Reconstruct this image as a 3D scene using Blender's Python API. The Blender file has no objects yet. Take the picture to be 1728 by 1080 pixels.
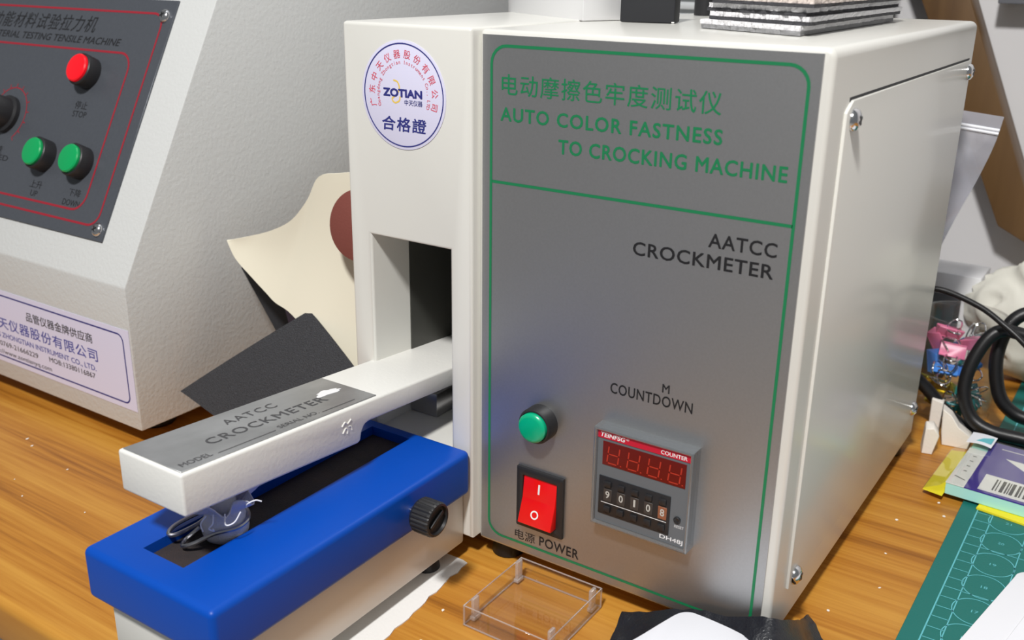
import bpy, bmesh, math, random
from mathutils import Vector, Matrix, noise

# ------------------------------------------------------------------ camera, world, light, exposure
SC = bpy.context.scene
COL = SC.collection
MM = 0.001                      # every length below is in millimetres
random.seed(7)

cam_d = bpy.data.cameras.new('camera')
cam = bpy.data.objects.new('camera', cam_d)
COL.objects.link(cam)
cam.location = (0.270365, -0.379896, 0.288487)
cam.rotation_euler = (1.22874461, -0.0129901752, 0.591866883)
cam_d.sensor_fit = 'HORIZONTAL'
cam_d.sensor_width = 36.0
cam_d.lens = 1681.89 * 36.0 / 1728.0
cam_d.clip_start = 0.01
cam_d.dof.use_dof = True
cam_d.dof.focus_distance = 0.50
cam_d.dof.aperture_fstop = 14.0
SC.camera = cam

world = bpy.data.worlds.new('room_light')
SC.world = world
world.use_nodes = True
bg = world.node_tree.nodes['Background']
bg.inputs['Color'].default_value = (0.93, 0.97, 1.0, 1)
bg.inputs['Strength'].default_value = 0.18


def area(name, loc, target, size, power, color, shape='DISK'):
    l = bpy.data.lights.new(name, 'AREA')
    l.shape = shape
    l.size = size
    l.energy = power
    l.color = color
    o = bpy.data.objects.new(name, l)
    COL.objects.link(o)
    o.location = loc
    d = Vector(target) - Vector(loc)
    o.rotation_euler = d.to_track_quat('-Z', 'Y').to_euler()
    return o


area('ceiling_lamp', (0.32, -1.02, 1.50), (0.0, 0.0, 0.05), 0.18, 35.0, (1.0, 0.98, 0.955))
area('ceiling_panel', (-0.25, 0.05, 1.75), (0.0, 0.1, 0.0), 0.7, 2.0, (0.93, 0.97, 1.0), 'SQUARE')

SC.cycles.transparent_max_bounces = 48
SC.view_settings.view_transform = 'Standard'
SC.view_settings.look = 'None'
SC.view_settings.gamma = 1.0
SC.view_settings.use_curve_mapping = False
SC.view_settings.exposure = 0.0

# ------------------------------------------------------------------ materials
MATS = {}


def mat(name, col, rough=0.5, metal=0.0, bump=0.0, bscale=400.0, var=0.0, vscale=60.0, spec=0.5, emit=None, estr=0.0,
        alpha=None, coat=0.0, stretch=(1, 1, 1), var2=None, sss=0.0):
    """principled material; optional noise colour variation and bump, in object space"""
    m = bpy.data.materials.new(name)
    m.use_nodes = True
    nt = m.node_tree
    b = nt.nodes['Principled BSDF']
    b.inputs['Base Color'].default_value = (*col, 1)
    b.inputs['Roughness'].default_value = rough
    b.inputs['Metallic'].default_value = metal
    b.inputs['Specular IOR Level'].default_value = spec
    b.inputs['Coat Weight'].default_value = coat
    b.inputs['Coat Roughness'].default_value = 0.12
    if sss:
        b.inputs['Subsurface Weight'].default_value = sss
        b.inputs['Subsurface Radius'].default_value = (0.004, 0.003, 0.003)
    if emit:
        b.inputs['Emission Color'].default_value = (*emit, 1)
        b.inputs['Emission Strength'].default_value = estr
    if bump or var:
        tc = nt.nodes.new('ShaderNodeTexCoord')
        mp = nt.nodes.new('ShaderNodeMapping')
        mp.inputs['Scale'].default_value = stretch
        nt.links.new(tc.outputs['Object'], mp.inputs['Vector'])
    if var:
        n = nt.nodes.new('ShaderNodeTexNoise')
        n.inputs['Scale'].default_value = vscale
        n.inputs['Detail'].default_value = 5
        nt.links.new(mp.outputs['Vector'], n.inputs['Vector'])
        r = nt.nodes.new('ShaderNodeValToRGB')
        c2 = var2 or tuple(max(0, c * (1 - var)) for c in col)
        r.color_ramp.elements[0].position = 0.3
        r.color_ramp.elements[1].position = 0.7
        r.color_ramp.elements[0].color = (*c2, 1)
        r.color_ramp.elements[1].color = (*col, 1)
        nt.links.new(n.outputs['Fac'], r.inputs['Fac'])
        nt.links.new(r.outputs['Color'], b.inputs['Base Color'])
    if bump:
        n2 = nt.nodes.new('ShaderNodeTexNoise')
        n2.inputs['Scale'].default_value = bscale
        n2.inputs['Detail'].default_value = 2
        nt.links.new(mp.outputs['Vector'], n2.inputs['Vector'])
        bp = nt.nodes.new('ShaderNodeBump')
        bp.inputs['Strength'].default_value = bump
        bp.inputs['Distance'].default_value = 0.0006
        nt.links.new(n2.outputs['Fac'], bp.inputs['Height'])
        nt.links.new(bp.outputs['Normal'], b.inputs['Normal'])
    MATS[name] = m
    return m


def clear_mat(name, tint, gloss=0.05, fac=0.12, body=0.0, bodycol=(0.9, 0.9, 0.92)):
    """thin clear plastic: transparent with a fresnel gloss and a little milky body"""
    m = bpy.data.materials.new(name)
    m.use_nodes = True
    nt = m.node_tree
    nt.nodes.remove(nt.nodes['Principled BSDF'])
    out = nt.nodes['Material Output']
    tr = nt.nodes.new('ShaderNodeBsdfTransparent')
    tr.inputs['Color'].default_value = (*tint, 1)
    gl = nt.nodes.new('ShaderNodeBsdfGlossy')
    gl.inputs['Roughness'].default_value = gloss
    df = nt.nodes.new('ShaderNodeBsdfDiffuse')
    df.inputs['Color'].default_value = (*bodycol, 1)
    lw = nt.nodes.new('ShaderNodeLayerWeight')
    lw.inputs['Blend'].default_value = 0.12
    m1 = nt.nodes.new('ShaderNodeMixShader')
    m1.inputs['Fac'].default_value = body
    nt.links.new(tr.outputs[0], m1.inputs[1])
    nt.links.new(df.outputs[0], m1.inputs[2])
    ad = nt.nodes.new('ShaderNodeMath')
    ad.operation = 'MULTIPLY_ADD'
    ad.inputs[1].default_value = 0.6
    ad.inputs[2].default_value = fac
    ad.use_clamp = True
    nt.links.new(lw.outputs['Facing'], ad.inputs[0])
    m2 = nt.nodes.new('ShaderNodeMixShader')
    nt.links.new(ad.outputs[0], m2.inputs['Fac'])
    nt.links.new(m1.outputs[0], m2.inputs[1])
    nt.links.new(gl.outputs[0], m2.inputs[2])
    nt.links.new(m2.outputs[0], out.inputs['Surface'])
    MATS[name] = m
    return m


def wood_mat(name, c1, c2, c3, rough=0.38, sc=(3.0, 60.0, 20.0)):
    m = bpy.data.materials.new(name)
    m.use_nodes = True
    nt = m.node_tree
    b = nt.nodes['Principled BSDF']
    tc = nt.nodes.new('ShaderNodeTexCoord')
    mp = nt.nodes.new('ShaderNodeMapping')
    mp.inputs['Scale'].default_value = sc
    nt.links.new(tc.outputs['Object'], mp.inputs['Vector'])
    n = nt.nodes.new('ShaderNodeTexNoise')
    n.inputs['Scale'].default_value = 1.0
    n.inputs['Detail'].default_value = 6
    n.inputs['Distortion'].default_value = 0.6
    nt.links.new(mp.outputs['Vector'], n.inputs['Vector'])
    mp2 = nt.nodes.new('ShaderNodeMapping')
    mp2.inputs['Scale'].default_value = (sc[0] * 4, sc[1] * 7, sc[2] * 4)
    nt.links.new(tc.outputs['Object'], mp2.inputs['Vector'])
    n2 = nt.nodes.new('ShaderNodeTexNoise')
    n2.inputs['Scale'].default_value = 1.0
    n2.inputs['Detail'].default_value = 4
    nt.links.new(mp2.outputs['Vector'], n2.inputs['Vector'])
    mx = nt.nodes.new('ShaderNodeMath')
    mx.operation = 'MULTIPLY_ADD'
    mx.inputs[1].default_value = 0.35
    nt.links.new(n2.outputs['Fac'], mx.inputs[0])
    sb = nt.nodes.new('ShaderNodeMath')
    sb.operation = 'MULTIPLY'
    sb.inputs[1].default_value = 0.68
    nt.links.new(n.outputs['Fac'], sb.inputs[0])
    nt.links.new(sb.outputs[0], mx.inputs[2])
    r = nt.nodes.new('ShaderNodeValToRGB')
    e = r.color_ramp.elements
    e[0].position = 0.36
    e[0].color = (*c1, 1)
    e[1].position = 0.64
    e[1].color = (*c3, 1)
    k = e.new(0.48)
    k.color = (*c2, 1)
    nt.links.new(mx.outputs[0], r.inputs['Fac'])
    nt.links.new(r.outputs['Color'], b.inputs['Base Color'])
    b.inputs['Roughness'].default_value = rough
    bp = nt.nodes.new('ShaderNodeBump')
    bp.inputs['Strength'].default_value = 0.06
    bp.inputs['Distance'].default_value = 0.0005
    nt.links.new(n2.outputs['Fac'], bp.inputs['Height'])
    nt.links.new(bp.outputs['Normal'], b.inputs['Normal'])
    MATS[name] = m
    return m


wood_mat('table_wood', (0.27, 0.095, 0.009), (0.45, 0.182, 0.020), (0.57, 0.275, 0.042), rough=0.42)
wood_mat('plank_wood', (0.085, 0.042, 0.015), (0.115, 0.06, 0.021), (0.14, 0.075, 0.027), rough=0.5, sc=(30, 30, 3))
mat('wall_paint', (0.66, 0.655, 0.665), 0.8, bump=0.15, bscale=120)
mat('floor_grey', (0.62, 0.60, 0.57), 0.6, var=0.2, vscale=6)
mat('beige_paint', (0.74, 0.735, 0.69), 0.30, bump=0.05, bscale=260, coat=0.15)
mat('orange_peel_paint', (0.60, 0.61, 0.60), 0.42, bump=0.42, bscale=430)
mat('white_paint', (0.83, 0.83, 0.82), 0.45, bump=0.10, bscale=430)
mat('arm_paint', (0.80, 0.795, 0.76), 0.40, bump=0.16, bscale=500)
mat('silver_plate', (0.50, 0.505, 0.512), 0.46, metal=0.95, var=0.05, vscale=900)
mat('grey_plate', (0.095, 0.104, 0.122), 0.40, metal=0.25, var=0.08, vscale=500)
mat('arm_plate', (0.42, 0.43, 0.44), 0.34, metal=0.55, var=0.35, vscale=45, stretch=(1, .5, 1))
mat('green_ink', (0.008, 0.20, 0.075), 0.5)
mat('black_ink', (0.012, 0.012, 0.014), 0.5)
mat('grey_ink', (0.06, 0.06, 0.065), 0.5)
mat('red_ink', (0.33, 0.015, 0.03), 0.5)
mat('sticker_red', (0.72, 0.08, 0.13), 0.5)
mat('navy_ink', (0.03, 0.035, 0.22), 0.5)
mat('blue_ink', (0.06, 0.07, 0.36), 0.5)
mat('yellow_ink', (0.85, 0.60, 0.12), 0.5)
mat('white_ink', (0.85, 0.85, 0.86), 0.5)
mat('sticker_white', (0.74, 0.73, 0.92), 0.32)
mat('blue_paint', (0.0, 0.066, 0.43), 0.40, bump=0.05, bscale=300, spec=0.3)
mat('abrasive_black', (0.020, 0.018, 0.019), 0.75, bump=0.5, bscale=1600, var=0.5, vscale=60, var2=(0.045, 0.030, 0.028))
mat('sandpaper', (0.045, 0.047, 0.055), 0.65, bump=0.8, bscale=1500, var=0.6, vscale=1500)
mat('black_plastic', (0.018, 0.018, 0.02), 0.42)
mat('black_rubber', (0.006, 0.006, 0.007), 0.42, bump=0.05, bscale=500)
mat('black_matte', (0.02, 0.021, 0.025), 0.7)
mat('chrome', (0.72, 0.72, 0.73), 0.16, metal=1.0)
mat('steel', (0.45, 0.45, 0.47), 0.3, metal=1.0)
mat('red_button', (0.85, 0.006, 0.014), 0.28, emit=(0.9, 0.0, 0.012), estr=0.25)
mat('green_button', (0.0, 0.36, 0.10), 0.25, coat=0.3)
mat('teal_button', (0.0, 0.42, 0.21), 0.25, coat=0.3)
mat('rocker_red', (0.66, 0.004, 0.006), 0.18, emit=(1.0, 0.02, 0.01), estr=0.16, coat=0.4)
mat('counter_grey', (0.13, 0.145, 0.16), 0.42)
mat('counter_red', (0.56, 0.008, 0.035), 0.42)
mat('display_red', (0.13, 0.002, 0.003), 0.22)
mat('segment_red', (0.42, 0.03, 0.015), 0.4, emit=(0.7, 0.04, 0.01), estr=0.06)
mat('wheel_brown', (0.05, 0.042, 0.038), 0.5)
mat('wheel_orange', (0.28, 0.10, 0.05), 0.5)
mat('wheel_ink', (0.55, 0.54, 0.50), 0.5)
clear_mat('clear_plastic', (0.975, 0.965, 0.965), 0.03, 0.015, 0.004)
clear_mat('clear_edge', (0.9, 0.88, 0.88), 0.05, 0.10, 0.30, (0.85, 0.8, 0.78))
clear_mat('clear_tub', (0.985, 0.99, 0.99), 0.04, 0.02, 0.008)
clear_mat('bag_film', (0.86, 0.86, 0.89), 0.25, 0.10, 0.22, (0.8, 0.8, 0.85))
clear_mat('cellophane', (0.97, 0.97, 0.94), 0.06, 0.012, 0.01)
clear_mat('bezel_clear', (0.62, 0.65, 0.68), 0.12, 0.10, 0.22, (0.5, 0.53, 0.55))
mat('cream_sheet', (0.80, 0.76, 0.62), 0.6, bump=0.05, bscale=300)
mat('purple_card', (0.20, 0.165, 0.25), 0.65, bump=0.1, bscale=800)
mat('brown_leather', (0.20, 0.055, 0.042), 0.6, bump=0.2, bscale=700)
mat('black_leather', (0.010, 0.011, 0.016), 0.36, bump=0.5, bscale=900, coat=0.1)
mat('white_card', (0.86, 0.87, 0.92), 0.4)
mat('white_box_card', (0.80, 0.80, 0.81), 0.4)
mat('white_paper', (0.82, 0.81, 0.79), 0.75, bump=0.2, bscale=500)
mat('cloth_white', (0.60, 0.61, 0.70), 0.85, bump=0.6, bscale=1400)
mat('cloth_dirty', (0.26, 0.26, 0.28), 0.85, bump=0.6, bscale=1400, var=0.5, vscale=250)
mat('foam_white', (0.86, 0.81, 0.74), 0.75, bump=0.25, bscale=600)
mat('fleece_white', (0.86, 0.85, 0.87), 0.95, bump=0.6, bscale=900, var=0.08, vscale=700)
mat('fleece_peach', (0.74, 0.65, 0.60), 0.9, bump=0.5, bscale=900)
mat('swatch_dark', (0.055, 0.055, 0.062), 0.8, bump=0.6, bscale=900)
mat('swatch_brown', (0.10, 0.078, 0.068), 0.8, bump=0.6, bscale=900)
mat('swatch_grey', (0.30, 0.30, 0.31), 0.8, bump=0.6, bscale=900)
mat('mat_green', (0.008, 0.155, 0.135), 0.5, bump=0.15, bscale=900)
mat('mat_line', (0.13, 0.50, 0.56), 0.5)
mat('mint_paper', (0.42, 0.80, 0.76), 0.6)
mat('yellow_paper', (0.85, 0.72, 0.02), 0.6)
mat('label_indigo', (0.045, 0.02, 0.33), 0.3)
mat('pink_clip', (0.80, 0.20, 0.36), 0.32)
mat('blue_clip', (0.06, 0.24, 0.70), 0.32)
mat('gold_clip', (0.45, 0.36, 0.06), 0.25, metal=0.8)
mat('teal_clip', (0.01, 0.19, 0.20), 0.3)
mat('bag_cloth', (0.78, 0.765, 0.68), 0.55, bump=0.2, bscale=60, sss=0.0)
mat('slot_shade', (0.07, 0.07, 0.062), 0.5)  # shade of the slot interior, put into a dark grey colour
mat('grey_board', (0.15, 0.155, 0.175), 0.6)
mat('light_grey_plastic', (0.52, 0.54, 0.55), 0.5)
mat('crumb_white', (0.85, 0.80, 0.72), 0.8)

# ------------------------------------------------------------------ mesh helpers (all in mm, world space)
ORI = {}


def nb():
    return bmesh.new()


def box(x0, x1, y0, y1, z0, z1, bev=0.0, seg=2, M=None, bm=None):
    t = bmesh.new()
    bmesh.ops.create_cube(t, size=1.0)
    for v in t.verts:
        v.co = Vector(((x0 + x1) / 2 + v.co.x * (x1 - x0), (y0 + y1) / 2 + v.co.y * (y1 - y0), (z0 + z1) / 2 + v.co.z * (z1 - z0)))
    if bev:
        bmesh.ops.bevel(t, geom=list(t.edges), offset=bev, segments=seg, profile=0.5, affect='EDGES')
    if M is not None:
        t.transform(M)
    return merge(bm, t)


def merge(bm, t):
    if bm is None:
        return t
    me = bpy.data.meshes.new('tmp')
    t.to_mesh(me)
    t.free()
    bm.from_mesh(me)
    bpy.data.meshes.remove(me)
    return bm


def prism(pts, plane, a, b, bev=0.0, seg=2, M=None, bm=None):
    """polygon in a plane ('yz','xz','xy') extruded along the third axis from a to b"""
    t = bmesh.new()

    def P(p, h):
        return {'yz': (h, p[0], p[1]), 'xz': (p[0], h, p[1]), 'xy': (p[0], p[1], h)}[plane]
    va = [t.verts.new(P(p, a)) for p in pts]
    vb = [t.verts.new(P(p, b)) for p in pts]
    n = len(pts)
    t.faces.new(va)
    t.faces.new(vb[::-1])
    for i in range(n):
        t.faces.new((va[i], vb[i], vb[(i + 1) % n], va[(i + 1) % n]))
    bmesh.ops.recalc_face_normals(t, faces=list(t.faces))
    if bev:
        bmesh.ops.bevel(t, geom=list(t.edges), offset=bev, segments=seg, profile=0.5, affect='EDGES')
    if M is not None:
        t.transform(M)
    return merge(bm, t)


def lathe(prof, n=32, M=None, bm=None, cap=True):
    """profile [(r, h)] turned around local z"""
    t = bmesh.new()
    rings = []
    for r, h in prof:
        rings.append([t.verts.new((r * math.cos(2 * math.pi * i / n), r * math.sin(2 * math.pi * i / n), h)) for i in range(n)])
    for a, b in zip(rings, rings[1:]):
        for i in range(n):
            t.faces.new((a[i], a[(i + 1) % n], b[(i + 1) % n], b[i]))
    if cap:
        t.faces.new(rings[0][::-1])
        t.faces.new(rings[-1])
    bmesh.ops.recalc_face_normals(t, faces=list(t.faces))
    if M is not None:
        t.transform(M)
    return merge(bm, t)


def spline(pts, sub=6, closed=False):
    P = [Vector(p) for p in pts]
    n = len(P)
    out = []
    rng = range(n if closed else n - 1)
    for i in rng:
        p0 = P[(i - 1) % n] if closed or i > 0 else P[0] * 2 - P[1]
        p1 = P[i]
        p2 = P[(i + 1) % n]
        p3 = P[(i + 2) % n] if closed or i + 2 < n else P[-1] * 2 - P[-2]
        for s in range(sub):
            t = s / sub
            out.append(0.5 * (2 * p1 + (p2 - p0) * t + (2 * p0 - 5 * p1 + 4 * p2 - p3) * t * t + (3 * p1 - p0 - 3 * p2 + p3) * t ** 3))
    if not closed:
        out.append(P[-1].copy())
    return out


def tube(pts, r, n=10, sub=6, closed=False, bm=None, M=None):
    t = bmesh.new()
    P = spline(pts, sub, closed) if sub > 1 else [Vector(p) for p in pts]
    m = len(P)
    rings = []
    up = None
    for i in range(m):
        if closed:
            d = P[(i + 1) % m] - P[i - 1]
        else:
            d = P[min(i + 1, m - 1)] - P[max(i - 1, 0)]
        d.normalize()
        if up is None:
            up = Vector((0, 0, 1)) if abs(d.z) < 0.9 else Vector((1, 0, 0))
        a = d.cross(up)
        if a.length < 1e-6:
            a = d.orthogonal()
        a.normalize()
        b = a.cross(d).normalized()
        up = b
        rings.append([t.verts.new(P[i] + a * (r * math.cos(2 * math.pi * k / n)) + b * (r * math.sin(2 * math.pi * k / n))) for k in range(n)])
    for i in range(m if closed else m - 1):
        A, B = rings[i], rings[(i + 1) % m]
        for k in range(n):
            t.faces.new((A[k], A[(k + 1) % n], B[(k + 1) % n], B[k]))
    if not closed:
        t.faces.new(rings[0][::-1])
        t.faces.new(rings[-1])
    bmesh.ops.recalc_face_normals(t, faces=list(t.faces))
    if M is not None:
        t.transform(M)
    return merge(bm, t)


def frame(o, ax, ay):
    ax = Vector(ax).normalized()
    ay = Vector(ay).normalized()
    az = ax.cross(ay)
    return Matrix(((ax.x, ay.x, az.x, o[0]), (ax.y, ay.y, az.y, o[1]), (ax.z, ay.z, az.z, o[2]), (0, 0, 0, 1)))


def stroke(path, w, M, closed=False, bm=None, h=0.11):
    """flat line of width w along a 2d path, in frame M, lifted h"""
    t = bmesh.new()
    n = len(path)
    L, Rr = [], []
    for i in range(n):
        p = Vector(path[i])
        a = Vector(path[i - 1]) if closed or i > 0 else None
        b = Vector(path[(i + 1) % n]) if closed or i < n - 1 else None
        d1 = (p - a).normalized() if a is not None else None
        d2 = (b - p).normalized() if b is not None else None
        d1 = d1 or d2
        d2 = d2 or d1
        nn = Vector((-(d1 + d2).y, (d1 + d2).x)).normalized()
        k = max(0.4, nn.dot(Vector((-d1.y, d1.x))))
        L.append(t.verts.new((*(p + nn * (w / 2 / k)), h)))
        Rr.append(t.verts.new((*(p - nn * (w / 2 / k)), h)))
    for i in range(n if closed else n - 1):
        j = (i + 1) % n
        t.faces.new((Rr[i], Rr[j], L[j], L[i]))
    t.transform(M)
    return merge(bm, t)


def rrect(x0, x1, y0, y1, r, n=6):
    out = []
    for cx, cy, a in ((x1 - r, y1 - r, 0), (x0 + r, y1 - r, 90), (x0 + r, y0 + r, 180), (x1 - r, y0 + r, 270)):
        for i in range(n + 1):
            t = math.radians(a + 90 * i / n)
            out.append((cx + r * math.cos(t), cy + r * math.sin(t)))
    return out


_tc = bpy.data.curves.new('lettering_source', 'FONT')
_to = bpy.data.objects.new('lettering_source', _tc)
COL.objects.link(_to)


def glyphs(body, bold=0.0, shear=0.0, space=1.0):
    _tc.body = body
    _tc.size = 1.0
    _tc.shear = shear
    _tc.space_character = space
    _tc.resolution_u = 3
    bpy.context.view_layer.update()
    e = _to.evaluated_get(bpy.context.evaluated_depsgraph_get())
    me = e.to_mesh()
    t = bmesh.new()
    t.from_mesh(me)
    e.to_mesh_clear()
    if bold > 0:
        src = t.copy()
        for k in range(8):
            c = src.copy()
            a = k * math.pi / 4
            c.transform(Matrix.Translation((bold * math.cos(a), bold * math.sin(a), -1 - k)))
            t = merge(t, c)
        src.free()
    return t


def txt(body, x0, x1, y0, y1, M, bold=0.0, shear=0.0, space=1.0, bm=None, h=0.1):
    """lettering fitted to the rectangle x0..x1, y0..y1 of frame M"""
    t = glyphs(body, bold, shear, space)
    xs = [v.co.x for v in t.verts]
    ys = [v.co.y for v in t.verts]
    ax, bx, ay, by = min(xs), max(xs), min(ys), max(ys)
    for v in t.verts:
        v.co = Vector((x0 + (v.co.x - ax) / (bx - ax) * (x1 - x0), y0 + (v.co.y - ay) / (by - ay) * (y1 - y0), h + 0.008 * v.co.z))
    t.transform(M)
    return merge(bm, t)


def arc_txt(body, cx, cy, r, a0, a1, size, M, bold=0.0, wide=1.0, bm=None, h=0.1):
    """characters set upright along a circle, clockwise from a0 to a1 degrees"""
    n = len(body)
    for i, c in enumerate(body):
        if c == ' ':
            continue
        t = glyphs(c, bold)
        mx = (min(v.co.x for v in t.verts) + max(v.co.x for v in t.verts)) / 2
        a = math.radians(a0 + (a1 - a0) * i / (n - 1))
        rot = a - math.pi / 2
        for v in t.verts:
            x, y = (v.co.x - mx) * size * wide, v.co.y * size
            v.co = Vector((cx + r * math.cos(a) + x * math.cos(rot) - y * math.sin(rot),
                           cy + r * math.sin(a) + x * math.sin(rot) + y * math.cos(rot), h + 0.008 * v.co.z))
        t.transform(M)
        bm = merge(bm, t)
    return bm


def thing(name, loc, label, cat, group=None):
    o = bpy.data.objects.new(name, None)
    COL.objects.link(o)
    o.empty_display_size = 0.02
    o.location = Vector(loc) * MM
    o['label'] = label
    o['category'] = cat
    if group:
        o['group'] = group
    ORI[o.name] = Vector(loc)
    return o


def mk(name, bm, m, parent=None, label=None, cat=None, group=None, kind=None, sharp=38, flat=False):
    """one mesh object; a top-level one gets its origin at the middle of its base"""
    if parent is not None:
        L = ORI[parent.name]
    else:
        xs = [v.co.x for v in bm.verts]
        ys = [v.co.y for v in bm.verts]
        zs = [v.co.z for v in bm.verts]
        L = Vector(((min(xs) + max(xs)) / 2, (min(ys) + max(ys)) / 2, min(zs)))
    for v in bm.verts:
        v.co = (v.co - L) * MM
    me = bpy.data.meshes.new(name)
    bm.to_mesh(me)
    bm.free()
    if not flat:
        me.shade_smooth()
        me.set_sharp_from_angle(angle=math.radians(sharp))
    me.materials.append(MATS[m] if isinstance(m, str) else m)
    o = bpy.data.objects.new(name, me)
    COL.objects.link(o)
    ORI[o.name] = L
    if parent is not None:
        o.parent = parent
    else:
        o.location = L * MM
    if label:
        o['label'] = label
    if cat:
        o['category'] = cat
    if group:
        o['group'] = group
    if kind:
        o['kind'] = kind
    return o


def sheet(pts_fn, nu, nv, thick, bm=None):
    """curved sheet from a function (u,v)->point, with thickness along the local normal"""
    t = bmesh.new()
    G = [[Vector(pts_fn(i / nu, j / nv)) for i in range(nu + 1)] for j in range(nv + 1)]
    top, bot = [], []
    for j in range(nv + 1):
        ra, rb = [], []
        for i in range(nu + 1):
            du = G[j][min(i + 1, nu)] - G[j][max(i - 1, 0)]
            dv = G[min(j + 1, nv)][i] - G[max(j - 1, 0)][i]
            n = du.cross(dv)
            n = n.normalized() if n.length > 1e-9 else Vector((0, 0, 1))
            ra.append(t.verts.new(G[j][i] + n * (thick / 2)))
            rb.append(t.verts.new(G[j][i] - n * (thick / 2)))
        top.append(ra)
        bot.append(rb)
    for j in range(nv):
        for i in range(nu):
            t.faces.new((top[j][i], top[j][i + 1], top[j + 1][i + 1], top[j + 1][i]))
            t.faces.new((bot[j][i], bot[j + 1][i], bot[j + 1][i + 1], bot[j][i + 1]))
    for i in range(nu):
        t.faces.new((top[0][i], bot[0][i], bot[0][i + 1], top[0][i + 1]))
        t.faces.new((top[nv][i], top[nv][i + 1], bot[nv][i + 1], bot[nv][i]))
    for j in range(nv):
        t.faces.new((top[j][0], top[j + 1][0], bot[j + 1][0], bot[j][0]))
        t.faces.new((top[j][nu], bot[j][nu], bot[j + 1][nu], top[j + 1][nu]))
    bmesh.ops.recalc_face_normals(t, faces=list(t.faces))
    return merge(bm, t)


def lerp(a, b, t):
    return Vector(a) * (1 - t) + Vector(b) * t


def polyat(P, t):
    """point at fraction t along a smooth curve through P"""
    S = spline(P, 8)
    x = t * (len(S) - 1)
    i = min(int(x), len(S) - 2)
    return S[i].lerp(S[i + 1], x - i)


TZ = -14.0          # table surface

# ------------------------------------------------------------------ the setting
mk('floor', box(-2600, 2600, -2400, 560, TZ - 790, TZ - 750), 'floor_grey', kind='structure')
mk('wall_back', box(-2600, 2600, 520, 560, TZ - 750, 1700), 'wall_paint', kind='structure')

t = thing('work_table', (0, 160, TZ - 750), 'orange-brown wooden work table that carries the two testing machines', 'table')
mk('table_top', box(-850, 900, -171, 518, TZ - 28, TZ, 5, 4), 'table_wood', t)
for sx, sy in ((-800, -140), (850, -140), (-800, 468), (850, 468)):
    mk('leg', box(sx - 25, sx + 25, sy - 25, sy + 25, TZ - 750, TZ - 28, 2, 2), 'black_matte', t)

# ------------------------------------------------------------------ crocking machine
C = thing('crocking_machine', (40, 100, TZ), 'beige motorised crocking tester with silver front panel and blue sample tray', 'machine')
cb = box(-2, 159.2, 0, 271, -2.4, 261.4)
bmesh.ops.bevel(cb, geom=[e for e in cb.edges if all(v.co.x > 100 and v.co.z > 200 for v in e.verts)], offset=4.0, segments=4, profile=0.5, affect='EDGES')
bmesh.ops.bevel(cb, geom=[e for e in cb.edges if e.calc_face_angle(0) > 0.7], offset=2.2, segments=3, profile=0.5, affect='EDGES')
mk('cabinet', cb, 'beige_paint', C)

# left housing with the slot the arm runs in
hb = prism([(-80.5, -0.5), (-80.5, 262), (-2.3, 262), (-2.3, -0.5), (-15.5, -0.5), (-15.5, 157), (-66.5, 157), (-66.5, -0.5)], 'xz', -6, 200)
ed = [e for e in hb.edges if all(v.co.y < -5 for v in e.verts) or all(v.co.z > 261 for v in e.verts) or all(v.co.x < -80 for v in e.verts)]
bmesh.ops.bevel(hb, geom=ed, offset=1.8, segments=3, profile=0.5, affect='EDGES')
mk('arm_housing', hb, 'beige_paint', C)
mk('slot_back', box(-66.5, -15.5, 150, 153, -0.5, 157), 'slot_shade', C)  # back panel coloured dark with the shade of the slot
mk('slot_shade_panel', box(-66.4, -65.9, 24, 150, 47.6, 156.8), 'slot_shade', C)  # thin side panels added to paint the shade deep in the slot
mk('slot_shade_panel', box(-16.1, -15.6, 24, 150, 47.6, 156.8), 'slot_shade', C)
mk('slot_floor', box(-66.3, -15.7, -5.5, 150, -3.9, 47.5), 'beige_paint', C)
b = box(-66.2, -47, 22, 149, 47.5, 62, 1.0)
mk('slide_rail', b, 'steel', C)
for fx, fy in ((8, 14), (148, 14), (8, 258), (148, 258), (-70, 180)):
    mk('rubber_foot', lathe([(8, TZ), (9, TZ + 1), (7.5, -2.6), (4, -2.4)] if fx > -60 else [(7, TZ), (8, TZ + 1), (6, -1.2), (3, -0.5)], 20, Matrix.Translation((fx, fy, 0))), 'black_rubber', C)

# front panel with its printing
FP = frame((0, -0.9, 0), (1, 0, 0), (0, 0, 1))
panel = mk('front_panel', box(0.2, 155, -0.9, 0.3, 0.2, 259.2), 'silver_plate', C, label='silver metal front panel with green frame and printing')
b = stroke(rrect(5.2, 150.4, 4.6, 254.6, 8), 1.35, FP, closed=True)
stroke([(5.8, 193), (150, 193)], 1.35, FP, bm=b)
mk('border_line', b, 'green_ink', panel, flat=True)
mk('lettering', txt('电动摩擦色牢度测试仪', 10.8, 116.5, 233.2, 242.6, FP, bold=0.006, space=1.12), 'green_ink', panel, label='green Chinese heading', flat=True)
b = txt('AUTO COLOR FASTNESS', 10.3, 118.0, 221.4, 227.8, FP, bold=0.022, space=1.14)
txt('TO CROCKING MACHINE', 41.5, 146.0, 209.6, 216.2, FP, bold=0.022, space=1.1, bm=b)
mk('lettering', b, 'green_ink', panel, label='green English heading', flat=True)
b = txt('AATCC', 115.6, 145.0, 179.0, 185.2, FP, bold=0.016, space=1.1)
txt('CROCKMETER', 81.0, 144.4, 169.9, 176.1, FP, bold=0.016, space=1.08, bm=b)
mk('lettering', b, 'black_ink', panel, label='black test standard lettering', flat=True)
b = txt('M', 99.4, 103.0, 109.0, 113.2, FP, bold=0.014)
txt('COUNTDOWN', 73.4, 114.6, 102.2, 107.6, FP, bold=0.014, space=1.08, bm=b)
mk('lettering', b, 'black_ink', panel, flat=True)
b = txt('电源', 21.8, 34.2, 6.6, 12.2, FP, bold=0.004)
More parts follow.
